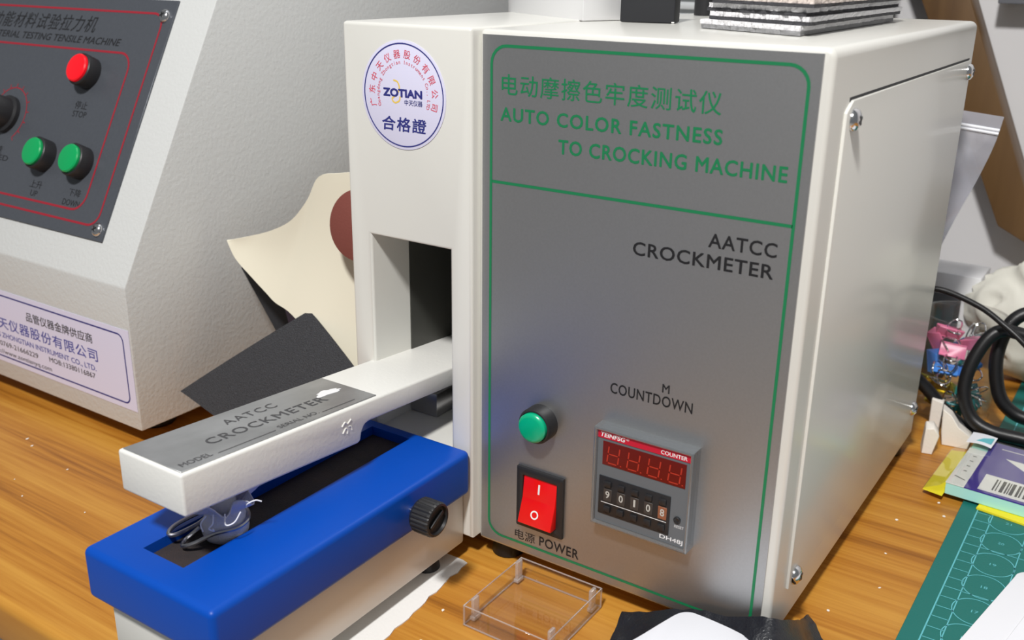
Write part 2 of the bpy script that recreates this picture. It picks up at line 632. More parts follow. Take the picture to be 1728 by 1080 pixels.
txt('POWER', 36.8, 60.2, 7.0, 12.6, FP, bold=0.018, space=1.08, bm=b)
mk('lettering', b, 'black_ink', panel, label='black power lettering', flat=True)

# green push button
BM = frame((36.6, -0.9, 77.2), (1, 0, 0), (0, 0, 1))
pb = mk('push_button', lathe([(9.2, 0), (9.2, 6.6), (8.6, 7.6), (7.9, 7.8), (7.9, 5)], 40, BM), 'black_plastic', C)
mk('button_cap', lathe([(7.6, 4), (7.6, 9.4), (6.9, 10.2), (5.8, 10.5), (0.01, 10.6)], 40, BM), 'teal_button', pb, label='sea-green button cap')

# rocker switch
def ring_frame(x0, x1, z0, z1, ix0, ix1, iz0, iz1, y0, y1, bev):
    t = bmesh.new()
    o = [(x0, z0), (x1, z0), (x1, z1), (x0, z1)]
    i_ = [(ix0, iz0), (ix1, iz0), (ix1, iz1), (ix0, iz1)]
    vo0 = [t.verts.new((p[0], y0, p[1])) for p in o]
    vo1 = [t.verts.new((p[0], y1, p[1])) for p in o]
    vi0 = [t.verts.new((p[0], y0, p[1])) for p in i_]
    vi1 = [t.verts.new((p[0], y1, p[1])) for p in i_]
    for k in range(4):
        j = (k + 1) % 4
        t.faces.new((vo0[k], vo0[j], vo1[j], vo1[k]))
        t.faces.new((vi0[k], vi1[k], vi1[j], vi0[j]))
        t.faces.new((vo1[k], vo1[j], vi1[j], vi1[k]))
        t.faces.new((vo0[k], vi0[k], vi0[j], vo0[j]))
    bmesh.ops.recalc_face_normals(t, faces=list(t.faces))
    e = [ed for ed in t.edges if all(abs(v.co.y - y1) < 1e-4 for v in ed.verts)]
    if bev:
        bmesh.ops.bevel(t, geom=e, offset=bev, segments=2, profile=0.5, affect='EDGES')
    return t


sw = mk('power_switch', ring_frame(23.6, 51.0, 16.2, 50.0, 27.4, 47.2, 20.4, 45.8, -0.8, -3.0, 0.7), 'black_plastic', C)
mk('rocker', prism([(-0.5, 45.6), (-2.0, 45.4), (-3.4, 34.0), (-7.8, 21.4), (-6.5, 20.6), (-0.5, 20.6)], 'yz', 27.6, 47.0, 0.4), 'rocker_red', sw, label='lit red rocker of the switch')
RA = frame((0, -3.4 + 0.0, 34.0), (1, 0, 0), Vector((0, 1.4, 11.4)))
RB = frame((0, -7.8, 21.4), (1, 0, 0), Vector((0, 4.4, 12.6)))
b = box(-0.5, 0.5, -2.6, 2.6, 0.02, 0.18, M=RA @ Matrix.Translation((37.0, 6.2, 0)))
ring = [(1.9 * math.cos(a * math.pi / 12), 1.9 * math.sin(a * math.pi / 12)) for a in range(24)]
stroke(ring, 0.75, RB @ Matrix.Translation((36.6, 6.0, 0)), closed=True, bm=b, h=0.15)
mk('rocker_mark', b, 'white_ink', sw, flat=True)

# digital counter
ct = mk('counter', ring_frame(70.2, 120.2, 36.6, 87.4, 71.6, 118.8, 38.0, 86.0, -0.8, -9.0, 0.5), 'bezel_clear', C, label='square digital counter in a clear bezel')
mk('counter_body', box(71.8, 118.6, -7.4, -0.8, 38.2, 85.8), 'counter_grey', ct)
CF = frame((0, -7.4, 0), (1, 0, 0), (0, 0, 1))
mk('red_band', box(71.8, 118.6, -7.7, -7.2, 82.0, 85.8), 'counter_red', ct)
b = txt('TEINFSG', 73.2, 86.0, 82.7, 85.1, CF, bold=0.03, shear=0.2, h=0.4)
txt('®', 86.5, 88.0, 84.0, 85.2, CF, bm=b, h=0.4)
txt('COUNTER', 104.0, 117.0, 82.6, 84.6, CF, bold=0.02, bm=b, h=0.4)
mk('lettering', b, 'white_ink', ct, flat=True)
mk('display_window', box(74.6, 116.8, -7.65, -7.2, 68.6, 80.6), 'display_red', ct)
for i in range(4):
    X = 77.0 + i * 10.4
    w, hh = 5.6, 4.6
    z0 = 70.0

    def seg(p, q):
        return [(X + p[0] * w + (p[1] * hh) * 0.10, z0 + p[1] * hh), (X + q[0] * w + (q[1] * hh) * 0.10, z0 + q[1] * hh)]
    b = None
    for p, q in (((.1, 0), (.9, 0)), ((.1, 1), (.9, 1)), ((0, .1), (0, .9)), ((1, .1), (1, .9)), ((0, 1.1), (0, 1.85)), ((1, 1.1), (1, 1.85))):
        b = stroke(seg(p, q), 0.62, CF, bm=b, h=0.34)
    b = stroke([(X + w + 1.3, z0), (X + w + 2.0, z0)], 0.6, CF, bm=b, h=0.34)
    mk('digit', b, 'segment_red', ct, flat=True)
mk('thumbwheel_block', box(73.4, 110.4, -7.9, -7.2, 42.6, 62.6, 0.3), 'black_plastic', ct)
for i, dg in enumerate('90108'):
    X = 76.0 + i * 7.1
    mk('wheel_window', box(X + 0.2, X + 4.6, -8.15, -7.8, 50.0, 56.4, 0.15, 1), 'wheel_brown' if i < 4 else 'wheel_orange', ct)
    mk('wheel_digit', txt(dg, X + (1.9 if dg == '1' else 1.3), X + (2.9 if dg == '1' else 3.5), 51.6, 55.4, CF, bold=0.02, h=0.82), 'wheel_ink', ct, flat=True)
    mk('wheel_button', box(X + 0.6, X + 4.2, -8.9, -7.8, 57.6, 60.6, 0.4), 'black_plastic', ct)
    mk('wheel_button', box(X + 0.6, X + 4.2, -8.9, -7.8, 44.4, 47.6, 0.4), 'black_plastic', ct)
b = stroke([(75.0, 49.0), (109.0, 49.0)], 0.35, CF, h=0.58)
txt('RESET', 113.0, 117.6, 47.8, 49.2, CF, bm=b, h=0.1)
txt('DH48J', 106.0, 117.6, 39.2, 42.0, CF, bold=0.012, bm=b, h=0.1)
mk('lettering', b, 'white_ink', ct, flat=True)
mk('reset_button', lathe([(1.7, 0), (1.7, 0.7), (1.2, 1.0), (0.5, 0.7)], 16, frame((114.2, -7.4, 52.0), (1, 0, 0), (0, 0, 1))), 'black_plastic', ct)

# side cover with screws
SP = frame((159.2, 0, 0), (0, 1, 0), (0, 0, 1))
b = prism([(18.5, 18.2), (260, 18.2), (260, 240.2), (26, 240.2), (18.5, 236)], 'yz', 159.0, 160.6, 0.55, 2)
mk('seam_shadow', box(158.9, 159.35, 24, 260.5, 239.6, 241.3), 'black_matte', C)  # black strip painting the shadow of the gap above the cover
sp = mk('side_cover', b, 'beige_paint', C)


def screw(M, r, parent, name='screw'):
    b = lathe([(r, 0), (r, r * 0.18), (r * 0.86, r * 0.45), (r * 0.5, r * 0.66), (0.01, r * 0.7)], 24, M)
    s = mk(name, b, 'chrome', parent)
    return s


def screw2(M, r, parent):
    s = screw(M, r, parent)
    b = box(-r * 0.44, r * 0.44, -r * 0.11, r * 0.11, r * 0.4, r * 0.715, M=M @ Matrix.Rotation(0.5, 4, 'Z'))
    box(-r * 0.11, r * 0.11, -r * 0.44, r * 0.44, r * 0.4, r * 0.715, M=M @ Matrix.Rotation(0.5, 4, 'Z'), bm=b)
    mk('cross_slot', b, 'black_plastic', s)
    return s


for y, z in ((27, 232.5), (255, 234), (25.8, 22.6), (250, 23.8)):
    screw2(frame((160.5, y, z), (0, 1, 0), (0, 0, 1)), 4.7, C)

# round certificate sticker
ST = frame((-42.6, -6.15, 229.0), (1, 0, 0), (0, 0, 1))
st = mk('round_sticker', lathe([(25.8, 0), (25.8, 0.12), (25.7, 0.15)], 64, ST), 'sticker_white', C, label='round pale lilac certificate sticker', sharp=20)
circ = [(24.2 * math.cos(a * math.pi / 40), 24.2 * math.sin(a * math.pi / 40)) for a in range(80)]
mk('sticker_ring', stroke(circ, 0.62, ST, closed=True, h=0.25), 'navy_ink', st, flat=True)
b = arc_txt('广东中天仪器股份有限公司', 0, 0, 17.8, 193, -12, 4.3, ST, bold=0.008, h=0.25)
arc_txt('Guangdong Zhongtian Instrument Co., LTD', 0, 0, 14.8, 199, -17, 2.5, ST, bold=0.004, bm=b, h=0.25)
mk('lettering', b, 'sticker_red', st, label='red circular lettering', flat=True)
sw_ = spline([(-5.8, 6.2, 0), (-3.2, 5.4, 0), (-2.2, 2.5, 0), (-4.0, -0.6, 0), (-6.8, -2.6, 0), (-5.2, -4.4, 0), (-2.5, -3.4, 0), (-1.8, -1.2, 0)], 5)
mk('logo_swirl', stroke([(p.x, p.y + 0.8) for p in sw_], 0.8, ST, h=0.22), 'yellow_ink', st, flat=True)
b = txt('ZOTIAN', -12.4, 11.8, -0.9, 3.2, ST, bold=0.05, h=0.28)
txt('中天仪器', 0.8, 11.8, -4.4, -1.7, ST, bold=0.01, bm=b, h=0.28)
mk('lettering', b, 'navy_ink', st, label='navy maker name', flat=True)
mk('lettering', txt('合格證', -13.6, 14.0, -17.2, -10.2, ST, bold=0.022, shear=0.08, space=1.15, h=0.25), 'navy_ink', st, label='navy certificate lettering', flat=True)

# base and blue tray
b = box(-77, -7.5, -170, -6.2, -4.2, 30, 1.2)
mk('tray_base', b, 'beige_paint', C)
for fx, fy in ((-66, -155), (-18, -155), (-66, -25), (-18, -25)):
    mk('rubber_foot', lathe([(6, TZ), (7, TZ + 1), (5.5, -4.4), (3, -4.2)], 18, Matrix.Translation((fx, fy, 0))), 'black_rubber', C)


def tray():
    t = bmesh.new()
    X0, X1, Y0, Y1 = -84.6, -2.2, -175.6, -7.0
    I0, I1, J0, J1 = -62.4, -36.4, -161.0, -15.0
    zt, zb, zf = 52.6, 27.5, 46.8
    o = [(X0, Y0), (X1, Y0), (X1, Y1), (X0, Y1)]
    i_ = [(I0, J0), (I1, J0), (I1, J1), (I0, J1)]
    a = [t.verts.new((*p, zt)) for p in o]
    bb = [t.verts.new((*p, zb)) for p in o]
    c = [t.verts.new((*p, zt)) for p in i_]
    d = [t.verts.new((*p, zf)) for p in i_]
    for k in range(4):
        j = (k + 1) % 4
        t.faces.new((a[k], a[j], c[j], c[k]))
        t.faces.new((a[j], a[k], bb[k], bb[j]))
        t.faces.new((c[k], c[j], d[j], d[k]))
    t.faces.new(d)
    t.faces.new(bb[::-1])
    bmesh.ops.recalc_face_normals(t, faces=list(t.faces))
    vs = set(a + bb)
    e = [ed for ed in t.edges if all(v in vs for v in ed.verts)]
    bmesh.ops.bevel(t, geom=e, offset=3.2, segments=5, profile=0.5, affect='EDGES')
    return t


tr = mk('sample_tray', tray(), 'blue_paint', C, label='blue sample tray with a long slot')
mk('abrasive_strip', box(-62.2, -36.6, -160.6, -15.2, 46.7, 47.8), 'abrasive_black', tr, label='black abrasive strip in the tray slot')
KN = frame((-2.4, -55.5, 40.6), (0, 1, 0), (0, 0, 1))
kn = mk('clamp_knob', lathe([(2.2, 0), (2.2, 6.5)], 16, KN), 'chrome', C, label='black ribbed clamp knob on a steel stud')
kp = []
t = bmesh.new()
nk = 72
prof = [(0.88, 5.0), (1.0, 6.4), (1.0, 15.4), (0.93, 16.4), (0.82, 16.6), (0.78, 15.0), (0.01, 14.6)]
rings = []
for q, (rr, h) in enumerate(prof):
    row = []
    for k in range(nk):
        a = 2 * math.pi * k / nk
        rad = 8.7 * rr
        if q in (1, 2):
            rad -= 0.55 * (k % 3 == 0)
        row.append(t.verts.new((rad * math.cos(a), rad * math.sin(a), h)))
    rings.append(row)
for A, B in zip(rings, rings[1:]):
    for k in range(nk):
        t.faces.new((A[k], A[(k + 1) % nk], B[(k + 1) % nk], B[k]))
t.faces.new(rings[0][::-1])
bmesh.ops.recalc_face_normals(t, faces=list(t.faces))
t.transform(KN)
box(-5.5, 5.5, -0.9, 0.9, 14.4, 16.2, 0.3, M=KN @ Matrix.Rotation(0.5, 4, 'Z'), bm=t)
mk('knob_grip', t, 'black_plastic', kn, sharp=25)

# crocking arm
def armz(y):
    return 97.7 - 0.072 * (y + 162)


ar = mk('crocking_arm', prism([(-162, 97.7), (-162, 78.6), (-60.5, 70.2), (-58.6, 71.2), (-57.6, 75.5), (-55.6, 78.2), (-52.5, 79.0), (130, 66.0), (130, armz(130))], 'yz', -70.2, -30, 1.3, 3), 'arm_paint', C, label='off-white crocking arm reaching out over the tray')
AP = frame((0, -162, 97.75), (0, 1, -0.072), (-1, 0, 0))
mk('name_plate', box(1.6, 117.5, 31.8, 68.4, -0.1, 0.45, 0.1, 1, M=AP), 'arm_plate', ar, label='smeared grey metal name plate')
b = txt('AATCC', 45.5, 76, 55.6, 61.0, AP, bold=0.0, space=1.15, h=0.6)
txt('CROCKMETER', 27.0, 97.5, 44.0, 50.2, AP, bold=0.004, space=1.12, h=0.6, bm=b)
mk('lettering', b, 'grey_ink', ar, label='black name plate lettering', flat=True)
mk('lettering', txt('MODEL', 5.0, 20.5, 35.0, 38.4, AP, h=0.6), 'grey_ink', ar, flat=True)
mk('lettering', txt('SERIAL NO.', 58.0, 82.5, 35.4, 38.4, AP, h=0.6), 'grey_ink', ar, flat=True)
mk('rule_line', stroke([(23, 35.2), (55, 35.2)], 0.4, AP, h=0.6), 'grey_ink', ar, flat=True)
mk('rule_line', stroke([(84, 35.4), (106, 35.4)], 0.4, AP, h=0.6), 'grey_ink', ar, flat=True)
EM = frame((-30.0, -68.0, 82.0), (0, 1, -0.07), (0, 0.07, 1))
b = None
for p_ in ([(-3.5, 1), (-1.5, 2.8), (0.2, 1.6), (2.6, 3.2)], [(-2.8, -2.6), (-1.0, -0.4), (0.4, -1.6), (0.2, -3.4)], [(1.2, 0.2), (2.8, -0.6), (3.4, -2.4)]):
    b = tube([EM @ Vector((x_, y_, 0.05)) for x_, y_ in p_], 0.42, 6, 4, bm=b)
mk('embossed_mark', b, 'arm_paint', ar)
pg = []
for k in range(28):
    a_ = 2 * math.pi * k / 28
    q_ = 1 + 0.45 * noise.noise(Vector((math.cos(a_) * 2.1, math.sin(a_) * 2.1, 3.3)))
    pg.append((103.5 + 8.0 * q_ * math.cos(a_) - 1.0 * math.sin(2 * a_), 51.5 + 3.0 * q_ * math.sin(a_)))
b = prism(pg, 'xy', 0.4, 0.66, 0.08, 1, M=AP)
mk('glue_smear', b, 'white_ink', ar)
mk('rubbing_peg', lathe([(5.4, 54), (5.4, 77)], 24, Matrix.Translation((-47.5, -129, 0))), 'arm_paint', ar)

# cloth tied round the peg and its wire clip
t = bmesh.new()
rows = [(0.01, 41.3, 0), (5.5, 41.4, 0), (8.6, 42.6, 0.1), (9.8, 46, 0.3), (9.6, 50, 0.4), (8.2, 54.5, 0.5), (6.6, 57.0, 0.5), (7.2, 59.0, 0.9), (9.6, 61.6, 2.2), (12.2, 64.0, 3.4), (13.6, 66.0, 4.6)]
nn = 60
R_ = []
for k, (r, h, amp) in enumerate(rows):
    row = []
    for i in range(nn):
        a = 2 * math.pi * i / nn
        f = math.sin(6 * a + 0.6) + 0.6 * math.sin(11 * a + 2.0)
        row.append(t.verts.new((-47.5 + (r + amp * 0.45 * f) * math.cos(a), -129 + (r + amp * 0.45 * f) * math.sin(a), 6.9 + 41.2 + (h - 41.2) * .82 + amp * 0.6 * math.sin(6 * a + 2.2))))
    R_.append(row)
for A, B in zip(R_, R_[1:]):
    for i in range(nn):
        t.faces.new((A[i], A[(i + 1) % nn], B[(i + 1) % nn], B[i]))
bmesh.ops.recalc_face_normals(t, faces=list(t.faces))
bmesh.ops.solidify(t, geom=list(t.faces), thickness=-0.5)
tcl = mk('test_cloth', t, 'cloth_white', label='greyish white rubbing cloth bunched around the peg under the arm', cat='cloth', sharp=80)
for th in ([(-41, -140, 66), (-39.5, -142, 63), (-41, -143, 60.5), (-39.8, -141.5, 59), (-38.6, -142.8, 61)],
           [(-36, -138, 67), (-33.5, -140, 63.5), (-31.5, -137, 64), (-30.5, -134, 68)],
           [(-44, -141.5, 65), (-45.5, -143.5, 61.5), (-43.8, -144, 58.5)],
           [(-34, -128, 66), (-31.8, -129, 69), (-30, -126, 70), (-28.5, -124, 69)]):
    mk('loose_thread', tube(th, 0.32, 6, 5), 'white_card', tcl)
wc = tube([(-60, -118, 50), (-64, -126, 49), (-65, -138, 48.4), (-62.5, -144, 47.8), (-59.5, -142, 47.6), (-58, -132, 48.2), (-57, -124, 50), (-50, -113.5, 51), (-40.5, -118, 51), (-38.5, -126, 50.4), (-44, -134.5, 49.5), (-49, -141, 46.5), (-54, -143.5, 44.5), (-56.5, -140, 45), (-53, -134.8, 49.6)], 0.95, 8, 7)
wc.transform(Matrix.Translation((1.5, -5, 6.2)))
mk('wire_clip', wc, 'steel', label='bent grey wire clip holding the rubbing cloth on its peg', cat='clip')

# ------------------------------------------------------------------ tensile machine on the left
XS = -252.5
T = thing('tensile_tester', (-400, 180, TZ), 'large light grey tensile testing machine with slanted control panel at left', 'machine')
top_t = 206.0
prof = [(-26, 0), (-26, 97.3), (-24 + top_t * .4736, 101 + top_t * .8807), (420, 101 + top_t * .8807), (420, 0)]
hb = prism(prof, 'yz', -560, XS)
bmesh.ops.bevel(hb, geom=list(hb.edges), offset=1.0, segments=2, profile=0.5, affect='EDGES')
mk('housing', hb, 'orange_peel_paint', T)
for fx, fy in ((-285, 8), (-527, 8), (-285, 388), (-527, 388)):
    mk('rubber_foot', lathe([(13, TZ), (14, TZ + 1.5), (12, -1), (8, 0)], 24, Matrix.Translation((fx, fy, 0))), 'black_rubber', T)
SL = frame((XS, -24.0, 101.0), (1, 0, 0), (0, .4736, .8807))
SL = SL @ Matrix.Translation((0, 0, 0.15))
cp = mk('control_panel', box(-275, -33.8, 20.0, 184.5, -0.4, 1.0, 0.2, 1, M=SL), 'grey_plate', T, label='dark grey control panel with red frame lines')
S1 = SL @ Matrix.Translation((0, 0, 1.0))
b = stroke(rrect(-268, -43.5, 28.8, 174.8, 10), 1.5, S1, closed=True)
stroke(rrect(-258, -62.5, 36.4, 145.8, 12), 1.5, S1, closed=True, bm=b)
mk('border_line', b, 'red_ink', cp, flat=True)
mk('lettering', txt('多功能材料试验拉力机', -252, -111, 158.2, 170.4, S1, shear=0.22, space=1.12, bold=0.004), 'black_ink', cp, label='black Chinese panel title', flat=True)
mk('lettering', txt('MATERIAL TESTING TENSILE MACHINE', -238, -79, 150.2, 155.4, S1, shear=0.2, bold=0.01), 'black_ink', cp, label='black English panel title', flat=True)
for cap, x0_, x1_, y0_, y1_ in (('停止', -105.6, -92.2, 103.8, 109.4), ('STOP', -105.4, -90.4, 98.2, 102.4), ('上升', -126.5, -113.0, 44.8, 50.2), ('UP', -123.0, -115.2, 39.2, 43.2),
                               ('下降', -82.4, -69.4, 44.8, 50.0), ('DOWN', -85.6, -67.6, 38.2, 42.4), ('调速', -186, -171.5, 63.6, 69.4), ('SPEED', -188, -161.5, 59.0, 63.0)):
    mk('caption', txt(cap, x0_, x1_, y0_, y1_, S1), 'black_ink', cp, flat=True)
for (px, pz, m) in ((-100.6, 129.0, 'red_button'), (-119.2, 67.7, 'green_button'), (-77.8, 67.6, 'green_button')):
    Bm = S1 @ Matrix.Translation((px, pz, 0))
    p = mk('push_button', lathe([(11.2, 0), (11.2, 8.6), (10.6, 9.4), (9.9, 9.6), (9.9, 6)], 40, Bm), 'black_plastic', T)
    mk('button_cap', lathe([(9.7, 5), (9.7, 11.0), (9.0, 11.8), (7.6, 12.0), (0.01, 12.0)], 40, Bm), m, p, label='bright red cap' if m[0] == 'r' else 'green cap')
Km = S1 @ Matrix.Translation((-178.5, 92.4, 0))
kd = mk('speed_knob', lathe([(13.6, 0), (13.6, 3), (11.4, 4), (10.8, 14), (9.8, 15.2), (0.01, 15.2)], 40, Km), 'black_plastic', T, label='black speed knob')
mk('pointer_line', box(-0.8, 0.8, 2, 10, 15.0, 15.5, M=Km @ Matrix.Rotation(-0.9, 4, 'Z')), 'white_ink', kd)
arc = [(20.5 * math.cos(math.radians(a)), 20.5 * math.sin(math.radians(a))) for a in range(-50, 231, 8)]
b = stroke(arc, 0.8, Km, h=0.1)
for a in range(-50, 231, 20):
    c_, s_ = math.cos(math.radians(a)), math.sin(math.radians(a))
    stroke([(20.5 * c_, 20.5 * s_), (23.6 * c_, 23.6 * s_)], 0.7, Km, bm=b, h=0.1)
mk('dial_scale', b, 'red_ink', cp, flat=True)
for px, pz in ((-42.4, 173.2), (-40.8, 27.2), (-268, 173), (-268, 27)):
    screw2(S1 @ Matrix.Translation((px, pz, 0)), 4.6, T)

# maker's label on the front
LB = frame((0, -26.2, 0), (1, 0, 0), (0, 0, 1))
ls = mk('label_sticker', box(-470, -254.0, 13.2, 69.2, -0.05, 0.12, M=LB), 'sticker_white', T, label='pale lilac label with blue lettering and frame')
mk('border_line', stroke(rrect(-464, -260.6, 17.4, 65.2, 5), 1.1, LB, closed=True, h=0.2), 'navy_ink', ls, flat=True)
mk('lettering', txt('品管仪器金牌供应商', -368.8, -293.5, 51.8, 58.8, LB, bold=0.012, h=0.2), 'black_ink', ls, label='black label line', flat=True)
b = txt('广东中天仪器股份有限公司', -445, -290.2, 39.4, 48.4, LB, bold=0.012, space=1.1, h=0.2)
txt('GUANGDONG ZHONGTIAN INSTRUMENT CO., LTD.', -449, -293.4, 31.8, 36.4, LB, bold=0.016, h=0.2, bm=b)
mk('lettering', b, 'blue_ink', ls, label='blue company name', flat=True)
b = txt('TEL: 0769-21666229', -424, -361, 25.6, 29.4, LB, bold=0.006, h=0.2)
txt('MOB:13380116867', -347.6, -295.6, 26.6, 30.4, LB, bold=0.006, h=0.2, bm=b)
txt('https://www.zontianyq.com', -424, -346.4, 18.4, 22.8, LB, bold=0.004, h=0.2, bm=b)
mk('lettering', b, 'black_ink', ls, label='small black contact lines', flat=True)

# ------------------------------------------------------------------ sheets between the machines
def warp4(A, B, D, E, bow=(0, 0, 0)):
    """bilinear quad A(0,0) B(1,0) D(1,1) E(0,1) with a bow"""
    bw = Vector(bow)
    return lambda u, v: lerp(lerp(A, B, u), lerp(E, D, u), v) + bw * (4 * u * (1 - u) * 0.6 + 4 * v * (1 - v) * 0.4)


def cream(u, v):
    topc = [(-233, 40, 117), (-212, 45, 123), (-195, 46, 129), (-178, 46, 138), (-164, 47, 153), (-153, 46, 168), (-140, 50, 171), (-122, 58, 173), (-100, 62, 172)]
    botc = [(-233, 40, 117), (-226, 40, 106), (-212, 40, 96), (-198, 39, 88), (-189, 38, 83.5), (-172, 36, 79), (-150, 36, 60), (-128, 40, 20), (-104, 46, -13)]
    a = polyat(topc, u)
    b_ = polyat(botc, u)
    p = a.lerp(b_, v)
    p.y += 7 * math.sin(math.pi * v) * u
    return p


mk('cream_sheet', sheet(cream, 40, 14, 1.0), 'cream_sheet', label='curled cream leather sheet propped between the two machines', cat='sheet')
dm = frame((-114.5, 38, 145.5), (1, 0.10, 0), (0, 0.16, 1))
mk('brown_disc', lathe([(21, -0.8), (21, 0.8), (20.6, 1.0), (0.01, 1.0)], 48, dm), 'brown_leather', label='reddish brown round disc leaning on the cream sheet', cat='disc')
mk('purple_card', sheet(warp4((-199, 52, 84), (-150, 54, 92), (-130, 50, TZ + 1), (-172, 50, TZ + 1), (0, 3, 0)), 8, 8, 0.8), 'purple_card', label='purple grey card edge showing below the cream sheet', cat='card')
mk('black_card', sheet(warp4((-247, 62, 91), (-150, 66, 130), (-120, 62, TZ + 1), (-165, 58, TZ + 1), (0, 2, 0)), 8, 8, 0.8), 'black_matte', label='black card standing behind the cream sheet', cat='card')
mk('sandpaper_sheet', sheet(warp4((-243.5, 0, 21.7), (-140, 1, TZ + 0.8), (-103, 34, 42), (-160, 39, 84), (0, 0, 2)), 16, 12, 0.7), 'sandpaper', label='dark grey speckled sandpaper sheet leaning beside the arm', cat='sandpaper')

# ------------------------------------------------------------------ things on top of the machine
ZT = 261.5
d1 = Vector((-.845, .535, 0))
b = prism([(0.3, 88.2), (0.3 + d1.x * 97, 88.2 + d1.y * 97), (0.3 + d1.x * 97 + 12, 88.2 + d1.y * 97 + 30), (12.3, 118.2)], 'xy', ZT + 0.1, ZT + 52, 0.6)
mk('white_box', b, 'white_box_card', label='plain white cardboard box on top of the crocking machine', cat='box')
bm_ = frame((16.8, 97.8, ZT + 0.1), (.975, .222, 0), (-.222, .975, 0))
b = box(0, 28.5, 0, 13, 0, 44, 0.8, 2, M=bm_)
bx_ = thing('black_block', (30, 106, ZT), 'matt black block standing beside the white box', 'block')
mk('block_body', b, 'black_matte', bx_)
b = box(27.2, 28.6, -0.3, 0.2, 0.1, 0.7, M=bm_)
mk('paper_fluff', b, 'white_paper', bx_)
b = lathe([(6.2, ZT + 0.1), (6.2, ZT + 40), (5.6, ZT + 41), (0.01, ZT + 41)], 28, Matrix.Translation((17, 205, 0)))
mk('black_bottle', b, 'black_plastic', label='slim black cylinder standing behind the swatch stack', cat='cylinder')

# swatch stack
def ragged(corners, z0, z1, amp, seed, nseg=26):
    rnd = random.Random(seed)
    t = bmesh.new()
    pts = []
    n = len(corners)
    for i in range(n):
        a, c = Vector(corners[i]), Vector(corners[(i + 1) % n])
        d = (c - a).normalized()
        nr = Vector((d.y, -d.x))
        for k in range(nseg):
            p = a.lerp(c, k / nseg)
            o = amp * (rnd.random() - 0.5) * 2 + amp * 1.2 * noise.noise(Vector((p.x * .15, p.y * .15, seed)))
            pts.append((p + nr * o, (rnd.random() - .5) * amp * 0.5))
    va = [t.verts.new((p.x, p.y, z0 + max(0, zz) * 0.4)) for p, zz in pts]
    vm = [t.verts.new((p.x + (rnd.random() - .5) * amp, p.y + (rnd.random() - .5) * amp, (z0 + z1) / 2 + zz)) for p, zz in pts]
    vb = [t.verts.new((p.x, p.y, z1 + min(0, zz) * 0.4)) for p, zz in pts]
    m = len(pts)
    for A, B in ((va, vm), (vm, vb)):
        for i in range(m):
            t.faces.new((A[i], A[(i + 1) % m], B[(i + 1) % m], B[i]))
    t.faces.new(va[::-1])
    t.faces.new(vb)
    bmesh.ops.recalc_face_normals(t, faces=list(t.faces))
    return t


base_c = [(70, 79), (127, 52), (123, 222), (64, 240)]
z = ZT + 0.2
ords = ['bottom', 'second', 'third', 'fourth', 'fifth', 'sixth', 'topmost']
offs = [(0, 0), (3.0, 2.5), (1.0, 4), (5, 0.0), (1.5, 3), (4, -1), (2, 1)]
for i in range(7):
    dx, dy = offs[i]
    cs = [(x + dx, y + dy) for x, y in base_c]
    if i < 6:
        lab = 'white fleece swatch with dark backing, %s of the stack on the machine' % (ords[i] if i == 0 else ords[i] + ' from the bottom')
    else:
        lab = 'brown swatch on top of the stack of fleece swatches'
    s = thing('fabric_swatch', (97 + dx, 150 + dy, z), lab, 'swatch', 'fabric swatches stacked on the machine')
    mk('backing', ragged(cs, z, z + (1.5 if i else 1.9), 0.5, i * 3 + 1), 'swatch_brown' if i > 3 else ('swatch_grey' if i == 0 else 'swatch_dark'), s, flat=True)
    z1 = z + (1.5 if i else 1.9)
    mk('fleece', ragged([(x + .3, y + .3) for x, y in cs], z1, z1 + 2.1, 0.6, i * 3 + 2, 60), 'fleece_peach' if i == 3 else ('swatch_brown' if i == 6 else 'fleece_white'), s, flat=True)
    z = z1 + 2.2

# behind the machine
lo = thing('louvred_case', (-50, 345, TZ), 'light grey louvred plastic case standing behind the crocking machine', 'case')
mk('case_body', box(-95, -5, 318, 372, TZ, 330, 1), 'light_grey_plastic', lo)
for k in range(8):
    mk('slat', box(-92, -8, 314.5, 318.2, 236 + k * 8, 240 + k * 8, 0.6), 'light_grey_plastic', lo)
mk('grey_board', box(-330, 60, 462, 480, TZ, 480, 1), 'grey_board', label='dark blue-grey board standing upright against the wall behind the machines', cat='board')

pk = prism([(198, 78), (161, 96), (-7, 441), (30, 459)], 'xz', 486, 519, 1.5)
mk('wooden_brace', pk, 'plank_wood', label='brown wooden brace slanting down across the white wall', cat='brace')
mk('wall_shelf', box(132, 620, 496, 519, 265.5, 282, 1), 'grey_board', label='dark shelf board on the wall above the brace', cat='shelf')

# zip bag
def zipbag(u, v, s):
    ctr = [(172, 200), (169.5, 182), (163, 158), (150, 118), (138, 70), (126, TZ + 1)]
    S = [Vector((p[0], p[1], 0)) for p in ctr]
    q = polyat(S, v)
    w = 50 - 6 * v
    x = q.x - w * (1 - u) - 0.0
    puff = 4.5 * math.sin(math.pi * min(1, max(0, (v - 0.12) / 0.88))) * math.sin(math.pi * u) if v > 0.12 else 0
    wr = 1.6 * noise.noise(Vector((u * 5, v * 9, s * 3))) * (1 if v > .15 else .2)
    return Vector((x, 326 + 14 * (1 - v) + s * (puff + 0.25) + wr, q.y + (4 * (1 - u)) * (v < .5)))


zb = thing('zip_bag', (120, 330, TZ), 'clear zip bag sticking up behind the right side of the machine', 'bag')
mk('bag_film', sheet(lambda u, v: zipbag(u, v, -1), 16, 40, 0.05), 'bag_film', zb, sharp=80)
mk('bag_film', sheet(lambda u, v: zipbag(u, v, 1), 16, 40, 0.15), 'bag_film', zb, sharp=80)
b = None
for vv in (0.10, 0.125):
    b = tube([zipbag(u / 8, vv, -1) + Vector((0, -0.6, 0)) for u in range(9)], 1.0, 8, 2, bm=b)
mk('zip_strip', b, 'white_card', zb)

